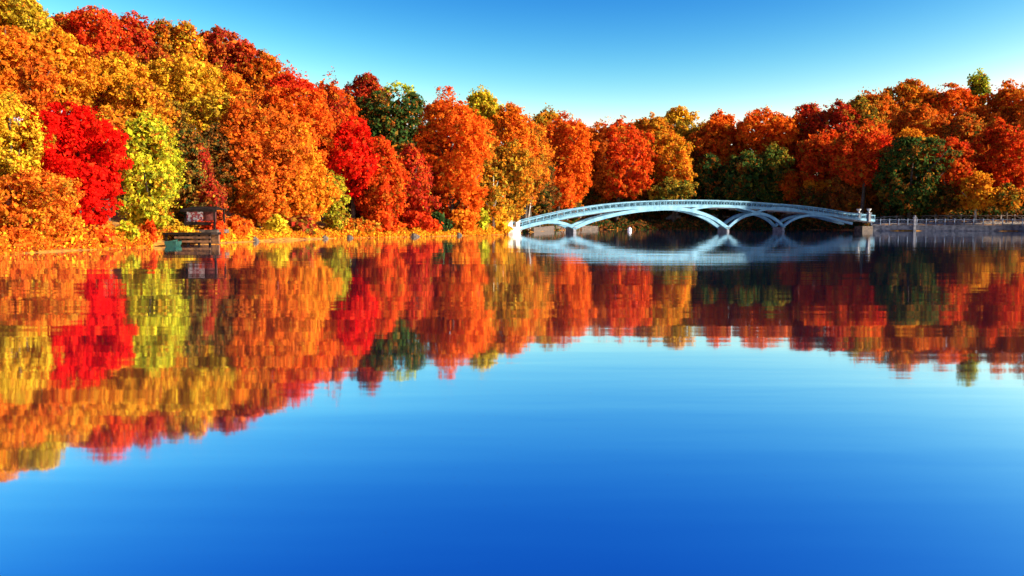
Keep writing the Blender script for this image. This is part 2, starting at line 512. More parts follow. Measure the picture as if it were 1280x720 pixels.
TREES = [
 # ---- left hill, skyline row
 ('deciduous_tree', -25, -30, 130, 120, 62, [('amber',2),('gold',1)], 'tall amber and gold tree on the hilltop cut by the left picture edge'),
 ('deciduous_tree', 30, -11, 90, 72, 58, [('yellow',2),('olive',1)], 'yellow-green tree on the hilltop at the upper left picture corner'),
 ('deciduous_tree', 78, 14, 90, 52, 66, [('rust',1),('crimson',1)], 'dark rust tree on the ridge between the corner yellow tree and the red ridge tree'),
 ('deciduous_tree', 116, 7, 100, 92, 60, [('red',3),('orangered',1)], 'bright red tree standing highest on the left ridge'),
 ('deciduous_tree', 164, 12, 110, 66, 62, [('red',1),('crimson',1)], 'red tree with a ragged peak just right of the highest red ridge tree'),
 ('deciduous_tree', 213, 23, 110, 62, 60, [('rust',1),('amber',1),('olive',1)], 'brown and amber tree on the ridge right of the two red ridge trees'),
 ('deciduous_tree', 234, 24, 90, 34, 56, [('orange',1),('yellow',1)], 'narrow orange tree with a yellow-green side on the left ridge'),
 ('deciduous_tree', 268, 33, 120, 74, 58, [('crimson',2),('rust',1)], 'dark red round-topped tree on the ridge above the golden trees'),
 ('deciduous_tree', 306, 46, 130, 56, 54, [('crimson',2),('orangered',1)], 'dark red tree where the left ridge starts dropping towards the bridge'),
 ('deciduous_tree', 338, 68, 140, 58, 48, [('rust',1),('amber',1),('orangered',1)], 'mixed rust and amber tree on the dropping ridge left of the big orange tree'),
 # ---- left hill, middle
 ('deciduous_tree', 10, 28, 150, 92, 38, [('amber',2),('orange',1)], 'orange-gold tree on the slope above the yellow tree at the left edge'),
 ('deciduous_tree', 70, 32, 140, 84, 36, [('amber',3),('gold',1)], 'big golden-orange tree on the slope above the scarlet tree'),
 ('deciduous_tree', 44, 66, 150, 40, 30, [('orange',1),('rust',1)], 'small rusty orange tree among the golden slope trees over the scarlet tree'),
 ('deciduous_tree', 147, 62, 150, 74, 38, [('gold',3),('amber',1)], 'golden tree on the slope below the ragged red ridge tree'),
 ('deciduous_tree', 103, 74, 150, 40, 40, [('rust',1),('crimson',1),('gold',1)], 'small dark rust tree wedged between two golden slope trees'),
 ('deciduous_tree', 222, 65, 150, 98, 36, [('gold',3),('yellow',1)], 'broad golden tree on the slope under the brown and amber ridge tree'),
 ('deciduous_tree', 176, 96, 190, 62, 24, [('gold',2),('rust',1)], 'gold tree flecked with rust right behind the yellow-green tree'),
 ('deciduous_tree', 266, 112, 190, 76, 22, [('yellow',1),('gold',1),('olive',1)], 'yellow and olive tree above the dark hollow by the shelter'),
 ('deciduous_tree', 292, 86, 170, 50, 30, [('gold',1),('orange',1)], 'small gold tree left of the big orange tree, over the hollow'),
 ('deciduous_tree', 12, 112, 250, 74, 10, [('yellow',2),('gold',1)], 'bright yellow tree at the left edge beside the scarlet tree'),
 # ---- left bank, front
 ('deciduous_tree', 196, 168, 285, 60, 20, [('rust',1),('olive',1)], 'low rust and olive tree behind the yellow-green tree foot'),
 ('deciduous_tree', 234, 148, 285, 66, 12, [('olive',1),('brown',2),('darkgreen',2)], 'dark olive and brown tree in the shaded hollow behind the shelter'),
 ('deciduous_tree', 270, 152, 266, 58, 14, [('brown',2),('darkgreen',1)], 'dark brown-red tree in the shaded hollow next to the big orange tree'),
 ('deciduous_tree', 252, 178, 250, 20, 9, [('crimson',1)], 'thin crimson sapling in the dark hollow above the shelter'),
 ('deciduous_tree', 264, 226, 268, 34, 4.5, [('crimson',2),('brown',1)], 'small dark maroon tree leaning over the right end of the shelter roof'),
 ('deciduous_tree', 320, 106, 300, 92, 9, [('rust',2),('orange',2)], 'rusty orange tree with dark gaps at the right side of the hollow'),
 ('deciduous_tree', 366, 80, 240, 96, 18, [('orangered',2),('orange',2)], 'tall orange-red tree rising over the big orange shore tree', dict(second=('red','z',0.78,1))),
 ('deciduous_tree', 408, 84, 220, 50, 22, [('orangered',1),('crimson',1)], 'orange-red tree with dark patches left of the dark crimson skyline tree'),
 ('deciduous_tree', 364, 140, 300, 84, 5, [('orange',2),('amber',2)], 'big orange tree touching the shore with its sunlit side coloured amber', dict(second=('amber','x',0.25,1))),  # amber right side stands for sunlight in the leaf colour
 ('deciduous_tree', 432, 112, 200, 46, 26, [('orangered',2),('orange',1)], 'orange-red tree right of the tall orange-red tree, under the crimson skyline tree'),
 ('deciduous_tree', 452, 89, 190, 62, 34, [('crimson',3),('red',1)], 'dark crimson round-topped tree on the skyline left of the dark green tree'),
 ('evergreen_tree', 494, 99, 215, 84, 26, [('darkgreen',3),('green',2)], 'dark green tree on the skyline with a yellowish top'.replace(' with a yellowish top', ' between crimson and orange trees'), dict(second=('lime','z',0.86,1))),
 ('deciduous_tree', 440, 142, 250, 58, 9, [('scarlet',2),('red',1)], 'bright red rounded tree below the dark crimson skyline tree'),
 ('deciduous_tree', 474, 166, 285, 56, 6, [('orangered',3),('red',1)], 'orange-red tree on the shore below the dark green skyline tree'),
 ('deciduous_tree', 512, 178, 290, 52, 7, [('crimson',2),('red',2)], 'dark red slender tree on the shore left of the tall orange column tree'),
 ('deciduous_tree', 492, 182, 280, 38, 13, [('brown',1),('olive',1)], 'brownish olive tree squeezed between orange-red and dark red shore trees'),
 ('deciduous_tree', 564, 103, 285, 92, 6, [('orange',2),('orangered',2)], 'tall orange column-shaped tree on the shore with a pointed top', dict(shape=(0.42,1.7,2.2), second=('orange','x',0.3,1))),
 ('deciduous_tree', 602, 107, 200, 52, 30, [('yellow',2),('lime',1)], 'yellow tree peeking out behind the tall orange column tree'),
 ('deciduous_tree', 636, 126, 240, 62, 20, [('orange',2),('amber',1)], 'orange tree just right of the yellow skyline tree'),
 ('deciduous_tree', 634, 172, 280, 62, 4, [('amber',2),('olive',2)], 'gold and olive tree at the left end of the bridge', dict(bark='pale_bark')),
 ('deciduous_tree', 617, 205, 276, 36, 3, [('olive',2),('amber',1)], 'small olive and gold tree with pale trunk just left of the bridge', dict(bark='pale_bark')),
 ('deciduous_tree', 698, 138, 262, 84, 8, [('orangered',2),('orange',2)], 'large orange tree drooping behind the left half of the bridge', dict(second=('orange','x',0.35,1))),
 ('deciduous_tree', 656, 140, 258, 50, 26, [('rust',2),('olive',1)], 'rust-brown tree between the gold bridge-end tree and the large drooping orange tree'),
 ('deciduous_tree', 686, 132, 220, 52, 34, [('amber',1),('olive',1)], 'amber tree peeking over the large drooping orange tree'),
 # ---- behind the bridge
 ('deciduous_tree', 722, 148, 230, 44, 18, [('orangered',2),('red',1)], 'narrow red-orange tree between the drooping orange tree and round orange-red tree'),
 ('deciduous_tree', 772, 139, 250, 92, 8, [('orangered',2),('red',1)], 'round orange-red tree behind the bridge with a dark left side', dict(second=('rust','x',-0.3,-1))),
 ('deciduous_tree', 812, 139, 220, 52, 18, [('amber',2),('olive',1)], 'amber and olive tree on the skyline right of the round orange-red tree'),
 ('deciduous_tree', 844, 163, 240, 54, 9, [('gold',2),('orange',1)], 'golden tree behind the bridge crown'),
 ('deciduous_tree', 852, 131, 200, 58, 34, [('gold',1),('olive',2)], 'gold-topped dark tree on the skyline above the golden tree by the bridge crown', dict(second=('gold','z',0.7,1))),
 ('deciduous_tree', 842, 222, 262, 58, 4, [('olive',2),('green',1)], 'low olive tree just behind the bridge crown'),
 ('deciduous_tree', 902, 136, 225, 66, 22, [('rust',1),('orange',2),('orangered',1)], 'broad rust tree on the skyline right of the gold-topped dark tree', dict(second=('orange','z',0.75,1))),
 ('deciduous_tree', 958, 134, 230, 92, 20, [('orange',3),('orangered',1)], 'broad flat-topped orange tree on the skyline above the green trees', dict(second=('orange','x',0.1,1), shape=(0.6,2.4,1.4))),
 ('evergreen_tree', 884, 190, 270, 50, 10, [('darkgreen',3)], 'very dark green tree in the shade behind the bridge crown'),
 ('deciduous_tree', 932, 186, 268, 62, 7, [('green',3),('darkgreen',1)], 'mid green rounded tree behind the bridge below the flat-topped orange tree'),
 ('deciduous_tree', 966, 178, 260, 52, 9, [('green',2),('olive',1)], 'olive green tree behind the bridge beside the mid green rounded tree'),
 ('deciduous_tree', 992, 213, 250, 32, 5, [('orange',2),('orangered',1)], 'small orange tree low behind the interlaced bridge arches'),
 ('deciduous_tree', 1010, 126, 220, 52, 22, [('red',2),('crimson',1)], 'red tree on the skyline right of the flat-topped orange tree'),
 ('deciduous_tree', 1044, 124, 210, 56, 26, [('crimson',2),('red',1)], 'dark red tree on the skyline at the foot of the right hill'),
 # ---- right hill
 ('deciduous_tree', 1072, 118, 210, 64, 40, [('olive',2),('green',1),('rust',1)], 'olive green tree low on the skyline of the right hill'),
 ('deciduous_tree', 1098, 106, 200, 56, 48, [('rust',1),('olive',1),('orange',2)], 'rust and olive tree on the rising skyline of the right hill'),
 ('deciduous_tree', 1138, 96, 190, 78, 52, [('amber',2),('orange',2),('olive',1)], 'amber-topped tree forming the highest point of the right hill skyline'),
 ('deciduous_tree', 1190, 101, 200, 74, 50, [('orangered',2),('orange',2)], 'orange-red tree on the right hill skyline left of the small lime tree'),
 ('deciduous_tree', 1222, 88, 150, 28, 56, [('lime',2),('green',1)], 'small lime green tree poking above the right hill skyline'),
 ('deciduous_tree', 1257, 99, 200, 62, 52, [('orangered',1),('amber',1),('rust',1)], 'mixed orange tree on the right hill skyline right of the lime tree'),
 ('deciduous_tree', 1308, 93, 200, 76, 50, [('orange',1),('amber',1)], 'orange-yellow tree on the skyline cut by the right picture edge'),
 ('deciduous_tree', 1096, 145, 230, 60, 22, [('rust',1),('orange',1),('orangered',2)], 'rust tree on the slope behind the round vermilion tree'),
 ('deciduous_tree', 1032, 158, 248, 62, 10, [('orangered',2),('red',1)], 'vermilion tree above the right bridge end, with amber flecks on its lower side', dict(second=('amber','z',0.25,-1))),
 ('deciduous_tree', 1080, 154, 232, 76, 9, [('orangered',2),('red',2)], 'round vermilion tree glowing above the right end of the bridge', dict(second=('red','x',0.3,1))),
 ('deciduous_tree', 1074, 206, 268, 66, 12, [('brown',3),('rust',1)], 'shaded brown tree under the round vermilion tree'),
 ('evergreen_tree', 1140, 158, 272, 72, 6, [('darkgreen',2),('green',2)], 'dark green rounded tree with a golden cap on the right bank', dict(second=('amber','z',0.88,1))),
 ('deciduous_tree', 1146, 128, 200, 70, 32, [('rust',2),('orange',1)], 'rust-brown tree on the slope above the golden-capped dark green tree'),
 ('deciduous_tree', 1190, 170, 246, 58, 10, [('red',2),('orangered',1),('rust',1)], 'red-brown tree right of the golden-capped dark green tree'),
 ('deciduous_tree', 1206, 140, 220, 70, 26, [('orange',1),('green',1),('rust',2)], 'shaded brown and green tree on the middle of the right hill'),
 ('deciduous_tree', 1258, 146, 240, 72, 12, [('red',2),('orangered',2)], 'large red tree on the right bank above the small amber tree'),
 ('deciduous_tree', 1310, 150, 255, 66, 26, [('red',1),('orange',1)], 'red and orange tree at the right picture edge behind the railing'),
 ('deciduous_tree', 1222, 212, 262, 42, 5, [('gold',2),('amber',2)], 'small amber tree beside a pale trunk behind the right railing', dict(bark='pale_bark')),
 ('deciduous_tree', 1260, 230, 264, 40, 5, [('amber',1),('green',1)], 'small amber and green tree near the right picture edge behind the railing'),
 ('deciduous_tree', 1172, 226, 268, 52, 8, [('brown',2),('darkgreen',2)], 'low dark tree in the shade behind the right railing'),
 ('deciduous_tree', 1020, 232, 276, 50, 6, [('brown',2),('green',1)], 'low dark brown tree behind the right side arch of the bridge'),
 # ---- front bushes that are trees
 ('maple_tree', 92, 122, 286, 112, 7, [('scarlet',1)], 'vivid scarlet tree on the left bank, reflected as a red column', dict(shape=(0.62,2.6,1.2), lump=0.2, dens=1.2)),
 ('deciduous_tree', 184, 131, 286, 82, 5, [('lime',3),('yellow',1)], 'bright yellow-green tree on the left bank beside the scarlet tree', dict(shape=(0.4,1.8,2.2))),
 ('deciduous_tree', 34, 208, 300, 116, 3, [('orange',2),('rust',2),('gold',1)], 'broad low orange tree at the left edge in front of the scarlet tree', dict(shape=(0.4,2.0,3.0))),
 ('deciduous_tree', 417, 212, 290, 38, 3, [('lime',1),('olive',1)], 'small yellow-green tree on the shore right of the big orange tree'),
]
for row in TREES:
    kw = row[8] if len(row) > 8 else {}
    tree(*row[:8], **kw)

# understorey and trees mostly hidden behind the rows above
FILL = [
 # px, top, bottom, width, offset, palette
 (-60, 60, 200, 120, 30, [('amber',1),('orange',1)]), (-90, 150, 290, 120, 8, [('orange',1),('rust',1)]), (-130, -10, 120, 120, 60, [('gold',1),('rust',1)]),
 (60, 130, 230, 70, 24, [('rust',1),('gold',1)]), (130, 130, 230, 70, 20, [('rust',1),('gold',1)]), (210, 120, 230, 70, 28, [('brown',1),('olive',1)]),
 (120, 60, 160, 60, 48, [('rust',1),('crimson',1)]), (190, 55, 160, 60, 48, [('crimson',1),('rust',1)]), (250, 75, 160, 60, 46, [('rust',1),('gold',1)]),
 (300, 140, 270, 60, 24, [('brown',1),('rust',1)]), (410, 150, 270, 60, 24, [('crimson',1),('rust',1)]), (380, 120, 230, 60, 34, [('rust',1)]),
 (330, 110, 200, 60, 40, [('rust',1),('crimson',1)]), (460, 190, 280, 60, 20, [('brown',1),('crimson',1)]), (530, 150, 270, 60, 24, [('darkgreen',1),('brown',1)]),
 (500, 150, 240, 50, 34, [('darkgreen',1),('crimson',1)]), (590, 150, 260, 60, 24, [('rust',1),('olive',1)]), (545, 220, 290, 60, 14, [('brown',1),('green',1)]), (600, 220, 288, 50, 14, [('brown',1),('olive',1)]),
]
FILL_R = [
 (730, 154, 232, 62, 26, [('orangered',1),('rust',1)]), (662, 146, 240, 60, 34, [('rust',1),('amber',1)]), (806, 150, 230, 60, 30, [('amber',1),('olive',1)]), (880, 150, 225, 60, 34, [('rust',1),('olive',1)]),
 (668, 190, 272, 60, 30, [('brown',1),('darkgreen',1)]), (700, 215, 282, 64, 22, [('darkgreen',1),('brown',1)]), (740, 200, 282, 62, 16, [('darkgreen',1),('brown',1)]),
 (780, 215, 284, 70, 16, [('brown',1),('darkgreen',1)]), (820, 205, 284, 60, 22, [('darkgreen',1),('brown',1)]), (870, 215, 284, 60, 20, [('brown',1),('darkgreen',1)]),
 (915, 205, 284, 64, 24, [('darkgreen',1),('brown',1)]), (955, 220, 284, 60, 16, [('brown',1),('darkgreen',1)]), (1000, 205, 282, 62, 24, [('brown',1),('green',1)]),
 (1045, 215, 280, 60, 20, [('darkgreen',1),('brown',1)]), (1110, 205, 274, 60, 18, [('darkgreen',1),('brown',1)]), (1180, 200, 272, 60, 22, [('darkgreen',1),('brown',1)]),
 (1235, 205, 272, 60, 22, [('brown',1),('darkgreen',1)]), (1290, 200, 270, 60, 22, [('brown',1),('darkgreen',1)]),
 (740, 165, 240, 56, 30, [('rust',1),('crimson',1)]), (800, 165, 240, 56, 30, [('rust',1),('olive',1)]), (880, 165, 230, 60, 30, [('brown',1),('olive',1)]),
 (980, 160, 230, 60, 32, [('rust',1),('green',1)]), (1060, 165, 235, 60, 30, [('brown',1),('rust',1)]), (1120, 160, 230, 60, 36, [('rust',1),('green',1)]), (1170, 150, 230, 60, 40, [('rust',1),('brown',1)]), (1230, 130, 220, 60, 44, [('rust',1),('orange',1)]),
 (1280, 150, 230, 60, 36, [('rust',1),('crimson',1)]),
]
for f in FILL:
    tree('deciduous_tree', *f, 'rust-brown tree mostly hidden behind the front trees of the left bank', 'half-hidden trees on the left bank', limbs=3)
for f in FILL_R:
    tree('deciduous_tree', *f, 'shaded dark tree mostly hidden under the bright trees of the far bank', 'half-hidden trees on the far bank', limbs=3)
# unseen trees on an added spur outside the picture, to shade the bridge
SIDE = [(1356, 46, 268, 96, 150, [('orange',1)]), (1352, 52, 268, 92, 159, [('rust',1)]),
        (1412, 40, 268, 100, 147, [('rust',1)]), (1406, 46, 268, 96, 157, [('red',1)]), (1470, 40, 268, 100, 144, [('orange',1)])]
for px_, t_, b_, w_, d_, p_ in SIDE:
    tree('deciduous_tree', px_, t_, b_, w_, 0, p_, 'unseen autumn tree added beyond the right picture edge to shade the bridge', 'unseen shade trees beyond the right picture edge', limbs=3, abs_d=d_, dens=0.8)

# ------------------------------------------------------------------ shrubs along the left shore
def shrub(px, bot, w, h, off, pal, label, group=None):
    d = shore(px) + off
    x, y, _ = at(px, bot, d)
    gz = hz(x, y)
    r = np.random.default_rng(int(px * 31 + w))
    rx = w / 2 * d / F
    hh = h * d / F
    s = 0.0016 * d + 0.03
    n = int(max(260, w * h / (s / d * F) ** 2 * 5.0))
    P, out, ids, C, rel = crown_points(r, n, rx, rx * 0.8, 0.02, hh, 0.4, 2.0, 3.0, clumps=int(max(8, w * h / 40)), lump=0.34)
    col = leaf_colours(r, ids, len(C), pal, P)
    root = empty('shrub', (x, y, gz))
    tag(root, label, 'shrub', group)
    f = bpy.data.objects.new('foliage', leaf_mesh('foliage', P, s * rel, col, r, out))
    COL.objects.link(f); f.parent = root
    mb = MB()
    for i in r.choice(len(C), min(5, len(C)), replace=False):
        e = C[i]
        mb.tube([(e[0] * 0.1, e[1] * 0.1, -0.15), (e[0] * 0.5, e[1] * 0.5, e[2] * 0.55), tuple(e)], [0.05, 0.035, 0.012], 5)
    mb.build('stem', M['bark'], root)
SHRUBS = [
 (266, 303, 26, 28, 0.4, [('orangered',1),('red',1)], 'orange-red shrub at the right end of the timber landing'),
 (272, 290, 24, 34, 2.2, [('rust',2),('crimson',1)], 'dark rust shrub hiding the right post of the shelter'),
 (218, 284, 20, 22, 4.0, [('olive',1),('gold',1)], 'olive shrub at the left post of the shelter'),
 (226, 292, 46, 12, 3.0, [('gold',2),('yellow',1)], 'low gold shrub between the shelter and the timber landing'),
 (254, 294, 34, 12, 2.6, [('rust',1),('gold',1)], 'low rust shrub under the dark red panel of the shelter'),
 (20, 312, 60, 22, 1.0, [('orange',1),('rust',1)], 'orange shrub at the waterline in the lower left bank corner'),
 (82, 310, 44, 18, 1.0, [('gold',1),('orange',1)], 'gold-orange shrub at the waterline below the scarlet tree'),
 (128, 308, 40, 22, 1.0, [('orange',1),('red',1)], 'orange-red shrub at the foot of the scarlet tree'),
 (158, 306, 28, 26, 1.2, [('lime',1),('gold',1)], 'yellow-green shrub below the yellow-green tree'),
 (187, 305, 15, 30, 1.0, [('orangered',1)], 'thin orange-red shrub left of the timber landing'),
 (296, 302, 40, 26, 1.4, [('orange',2),('rust',1)], 'orange shrub right of the shelter'),
 (344, 301, 22, 26, 1.0, [('yellow',1)], 'pale yellow shrub under the big orange tree'),
 (378, 300, 40, 22, 1.4, [('olive',1),('crimson',1)], 'dark olive shrub under the amber side of the big orange tree'),
 (446, 298, 44, 20, 1.4, [('orange',1),('olive',1)], 'orange and olive shrub right of the small yellow-green tree'),
 (480, 296, 40, 26, 1.4, [('orangered',1)], 'orange-red shrub at the shore under the orange-red tree'),
 (524, 294, 46, 24, 2.4, [('red',1),('orangered',1)], 'red shrub at the foot of the dark red slender tree'),
 (549, 290, 26, 24, 2.4, [('darkgreen',1)], 'dark green shrub left of the tall column tree base'),
 (578, 294, 46, 26, 1.4, [('orange',1),('amber',1)], 'amber shrub under the tall orange column tree'),
 (603, 294, 22, 30, 1.6, [('lime',1),('olive',1)], 'yellow-green shrub near the left bridge end'),
 (625, 292, 22, 30, 1.6, [('gold',1)], 'gold shrub closest to the left bridge end'),
]
for a in SHRUBS: shrub(*a)

def undergrowth(name, p0, p1, n, pal, lo, hi, hmax, seed, s0=0.0016):
    r = np.random.default_rng(seed)
    px = r.uniform(p0, p1, n)
    D = np.interp(px, SH_PX, SH_D)
    off = lo + (hi - lo) * r.uniform(0, 1, n) ** 1.6
    d = D + off
    X = (px - 640) / F * d
    Z = height(X, d)
    lumpy = 0.5 + 0.5 * np.sin(px * 0.21 + 1.7 * np.sin(px * 0.05)) * np.sin(px * 0.083)
    Z = np.maximum(Z, 0.02) + r.uniform(0, 1, n) ** 1.5 * hmax * (0.25 + lumpy)
    P = np.stack([X, d, Z], 1)
    col = palette(r, n, pal) * r.uniform(0.7, 1.15, n)[:, None]
    s = float(np.mean(d)) * s0 + 0.03
    me = leaf_mesh(name, P, s, np.clip(col, 0.004, 0.85), r)
    o = bpy.data.objects.new(name, me)
    COL.objects.link(o)
    tag(o, kind='stuff')
    return o
tag(undergrowth('undergrowth', -150, 192, 16000, [('orange',2),('gold',2),('rust',2)], -0.25, 7, 1.1, 3, 0.0013), 'golden and rust undergrowth along the near left shore', 'undergrowth')
tag(undergrowth('undergrowth', 264, 640, 24000, [('gold',3),('amber',2),('rust',1)], -0.3, 8, 0.8, 4, 0.0013), 'golden fallen leaves and undergrowth along the shore up to the bridge', 'undergrowth')
tag(undergrowth('undergrowth', 188, 270, 9000, [('gold',2),('rust',2),('olive',1)], 2.6, 16, 0.8, 8, 0.0013), 'golden and brown undergrowth round the shelter', 'undergrowth')
tag(undergrowth('undergrowth', 655, 1085, 14000, [('brown',3),('darkgreen',3)], -0.4, 12, 1.6, 5), 'dark brown undergrowth on the far bank behind the bridge', 'undergrowth')
tag(undergrowth('undergrowth', 1085, 1330, 7000, [('darkgreen',3),('brown',2)], 8.5, 18, 2.2, 6), 'dark green undergrowth on the right bank behind the railing', 'undergrowth')

# rocks at the water's edge
def rock(px, off, w, h, label, mat, seed):
    d = shore(px) + off
    x = (px - 640) / F * d
    r = random.Random(seed)
    mb = MB()
    n, m = 9, 5
    for j in range(m + 1):
        th = math.pi * 0.5 * j / m * 1.0
        for k in range(n):
            a = 2 * math.pi * k / n
            q = 1 + r.uniform(-0.18, 0.18)
            mb.v.append((math.cos(a) * math.cos(th) * w / 2 * q, math.sin(a) * math.cos(th) * w / 2.4 * q, -0.3 + (math.sin(th)) * (h + 0.3) * (1 + r.uniform(-0.08, 0.08))))
    for j in range(m):
        for k in range(n):
            a = j * n + k; b = j * n + (k + 1) % n
            mb.f.append((a, b, b + n, a + n))
    o = mb.build('rock', mat)
    o.location = (x, d, max(0, hz(x, d)))
    tag(o, label, 'rock')
rock(318, -0.3, 0.9, 0.30, 'low brown rock at the waterline right of the shelter', M['boulder'], 1)
rock(405, -0.3, 1.1, 0.32, 'brown rock at the waterline below the small yellow-green tree', M['boulder'], 2)
rock(437, -0.3, 1.0, 0.34, 'dark rounded rock in the water right of the small yellow-green tree', M['boulder'], 3)
rock(517, -0.3, 1.6, 0.42, 'large rock at the waterline below the dark red slender tree', M['boulder'], 4)
rock(573, -0.3, 1.3, 0.34, 'brown rock at the waterline below the tall orange column tree', M['boulder'], 5)
rock(640, -1.2, 2.2, 0.6, 'bright pale boulder at the waterline by the left bridge end', M['pale_stone'], 6)

# ------------------------------------------------------------------ the bridge
AX, AY = (640 - 640) / F * 140.0, 140.0
BX, BY = (1090 - 640) / F * 176.0, 176.0
BL = math.hypot(BX - AX, BY - AY)
BA = math.atan2(BY - AY, BX - AX)
def on_bridge(px, py):
    """photo pixel -> (s along the bridge, z) in the near face of the bridge"""
    u = (px - 640) / F
    # X = u*Y in plan (the small pitch term is taken in at())
    dx, dy = BX - AX, BY - AY
    t = (u * AY - AX) / (dx - u * dy)
    y = AY + t * dy
    return t * BL, zat(py, y)
def smooth_curve(pp, n=8):
    q = [on_bridge(*p) for p in pp]
    out = []
    for i in range(len(q) - 1):
        p0 = q[max(i - 1, 0)]; p1 = q[i]; p2 = q[i + 1]; p3 = q[min(i + 2, len(q) - 1)]
        for k in range(n):
            t = k / n
            out.append(tuple(0.5 * (2 * b + (c - a) * t + (2 * a - 5 * b + 4 * c - d) * t * t + (-a + 3 * b - 3 * c + d) * t ** 3) for a, b, c, d in zip(p0, p1, p2, p3)))
    out.append(q[-1])
    return out
BW = 2.3
bridge = empty('arch_bridge', (AX, AY, 0), BA)
tag(bridge, 'pale painted cast-iron footbridge with low interlaced arches spanning the lake', 'bridge')
rail_pp = [(644, 279), (660, 274.5), (680, 269.5), (700, 265), (720, 261), (760, 255), (800, 251.6), (840, 250.2), (880, 250), (920, 251.2), (960, 253.8), (1000, 257), (1030, 260.8), (1060, 265.6), (1092, 269)]
rail = smooth_curve(rail_pp, 10)
rh = 1.05
deckline = [(s, z - rh) for s, z in rail]
mb = MB(); mb.sweep([(s, z - 0.20) for s, z in deckline], BW - 0.5, 0.34, BW / 2); mb.build('deck', M['iron_dark'], bridge)
for off in (0.0, BW):
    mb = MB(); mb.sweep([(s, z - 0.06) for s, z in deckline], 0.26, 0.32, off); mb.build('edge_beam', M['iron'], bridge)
main = [(718, 285), (735, 277.5), (755, 271.5), (775, 267), (800, 263), (830, 260.8), (850, 261.3), (870, 265), (891, 273), (909, 285)]
left = [(645, 287.5), (660, 282), (680, 278), (695, 277.8), (708, 280.5), (718, 285)]
second = [(909, 285), (918, 277), (930, 270), (945, 267), (958, 269.2), (970, 275.5), (978, 283)]
third = [(978, 283), (988, 275.5), (1000, 270.8), (1014, 269), (1030, 271), (1045, 275), (1064, 279.5)]
up1 = [(862, 262.5), (880, 258.8), (905, 257.4), (925, 259.6), (945, 266)]
up2 = [(943, 266), (955, 261.6), (970, 260), (985, 261), (1000, 263.8), (1016, 268)]
for k, off in enumerate((0.06, BW - 0.06)):
    for pp, h, w in ((main, 0.58, 0.44), (left, 0.46, 0.40), (second, 0.50, 0.41), (third, 0.44, 0.42)):
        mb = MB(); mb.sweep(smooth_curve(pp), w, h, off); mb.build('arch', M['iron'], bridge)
    for pp, h, w in ((up1, 0.40, 0.34), (up2, 0.38, 0.33)):
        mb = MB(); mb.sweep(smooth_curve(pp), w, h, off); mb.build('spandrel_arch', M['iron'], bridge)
# cross girders under the deck (one part)
for i in range(0, len(deckline), 6):
    s, z = deckline[i]
    mb = MB(); mb.box((s, BW / 2, z - 0.47), (0.16, BW - 0.5, 0.18)); mb.build('cross_girder', M['iron_dark'], bridge)
# balustrades: rails, posts, interlaced rings and crossed bars
def zline(line, s):
    xs = [p[0] for p in line]; zs = [p[1] for p in line]
    return float(np.interp(s, xs, zs))
s0, s1 = rail[0][0], rail[-1][0]
for off in (0.0, BW):
    mb = MB()
    pitch_ = 1.25
    n = int((s1 - s0) / pitch_)
    for i in range(n):
        s = s0 + (i + 0.5) * (s1 - s0) / n
        zc = zline(rail, s) - 0.50
        ring = [(s + 0.52 * math.cos(a), off, zc + 0.32 * math.sin(a)) for a in [2 * math.pi * k / 12 for k in range(13)]]
        mb.tube(ring, 0.035, 4, False)
        ring = [(s + 0.16 * math.cos(a), off, zc + 0.14 * math.sin(a)) for a in [2 * math.pi * k / 8 for k in range(9)]]
        mb.tube(ring, 0.03, 4, False)
        mb.box((s + 0.5 * (s1 - s0) / n, off, zc - 0.02), (0.09, 0.09, 0.96))
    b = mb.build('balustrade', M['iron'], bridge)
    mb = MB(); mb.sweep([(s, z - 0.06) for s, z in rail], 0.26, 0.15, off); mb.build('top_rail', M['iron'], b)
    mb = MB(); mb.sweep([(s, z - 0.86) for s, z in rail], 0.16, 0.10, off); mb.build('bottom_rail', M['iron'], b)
# piers
for px in (718, 909, 978):
    s, z = on_bridge(px, 284.5)
    mb = MB()
    mb.box((s, BW / 2, (z - 1.2) / 2), (0.62, BW + 0.5, z + 1.2), 0, 0.86)
    mb.box((s, BW / 2, z + 0.03), (0.72, BW + 0.6, 0.12))
    mb.build('pier', M['stone'], bridge)
# abutments and end posts
s, z = on_bridge(640, 284)
mb = MB()
mb.box((s - 1.6, BW / 2, 0.0), (5.4, BW + 2.0, 1.7), 0, 0.94)
mb.box((s - 1.6, BW / 2, 0.92), (5.6, BW + 2.2, 0.16))
mb.build('abutment', M['pale_stone'], bridge)
s, z = on_bridge(1078, 275)
mb = MB()
mb.box((s + 1.6, BW / 2 + 0.15, 0.0), (3.0, BW - 0.3, 1.9), 0, 0.96)
mb.build('abutment', M['boulder'], bridge)
for px, py in ((646, 277), (1084, 267)):
    for off in (-0.1, BW + 0.1):
        s, z = on_bridge(px, py)
        mb = MB()
        mb.box((s, off, z - 0.75), (0.62, 0.62, 1.6))
        mb.box((s, off, z + 0.11), (0.82, 0.82, 0.14))
        p = mb.build('end_post', M['pale_stone'] if px < 1000 else M['stone'], bridge)
        if px > 1000:
            mb = MB()
            mb.lathe([(0.22, 0), (0.24, 0.06), (0.10, 0.12), (0.12, 0.22), (0.34, 0.46), (0.42, 0.66), (0.48, 0.72), (0.44, 0.76), (0.30, 0.70)], (s, off, z + 0.18), 14)
            mb.build('urn', M['pale_stone'], p, True)

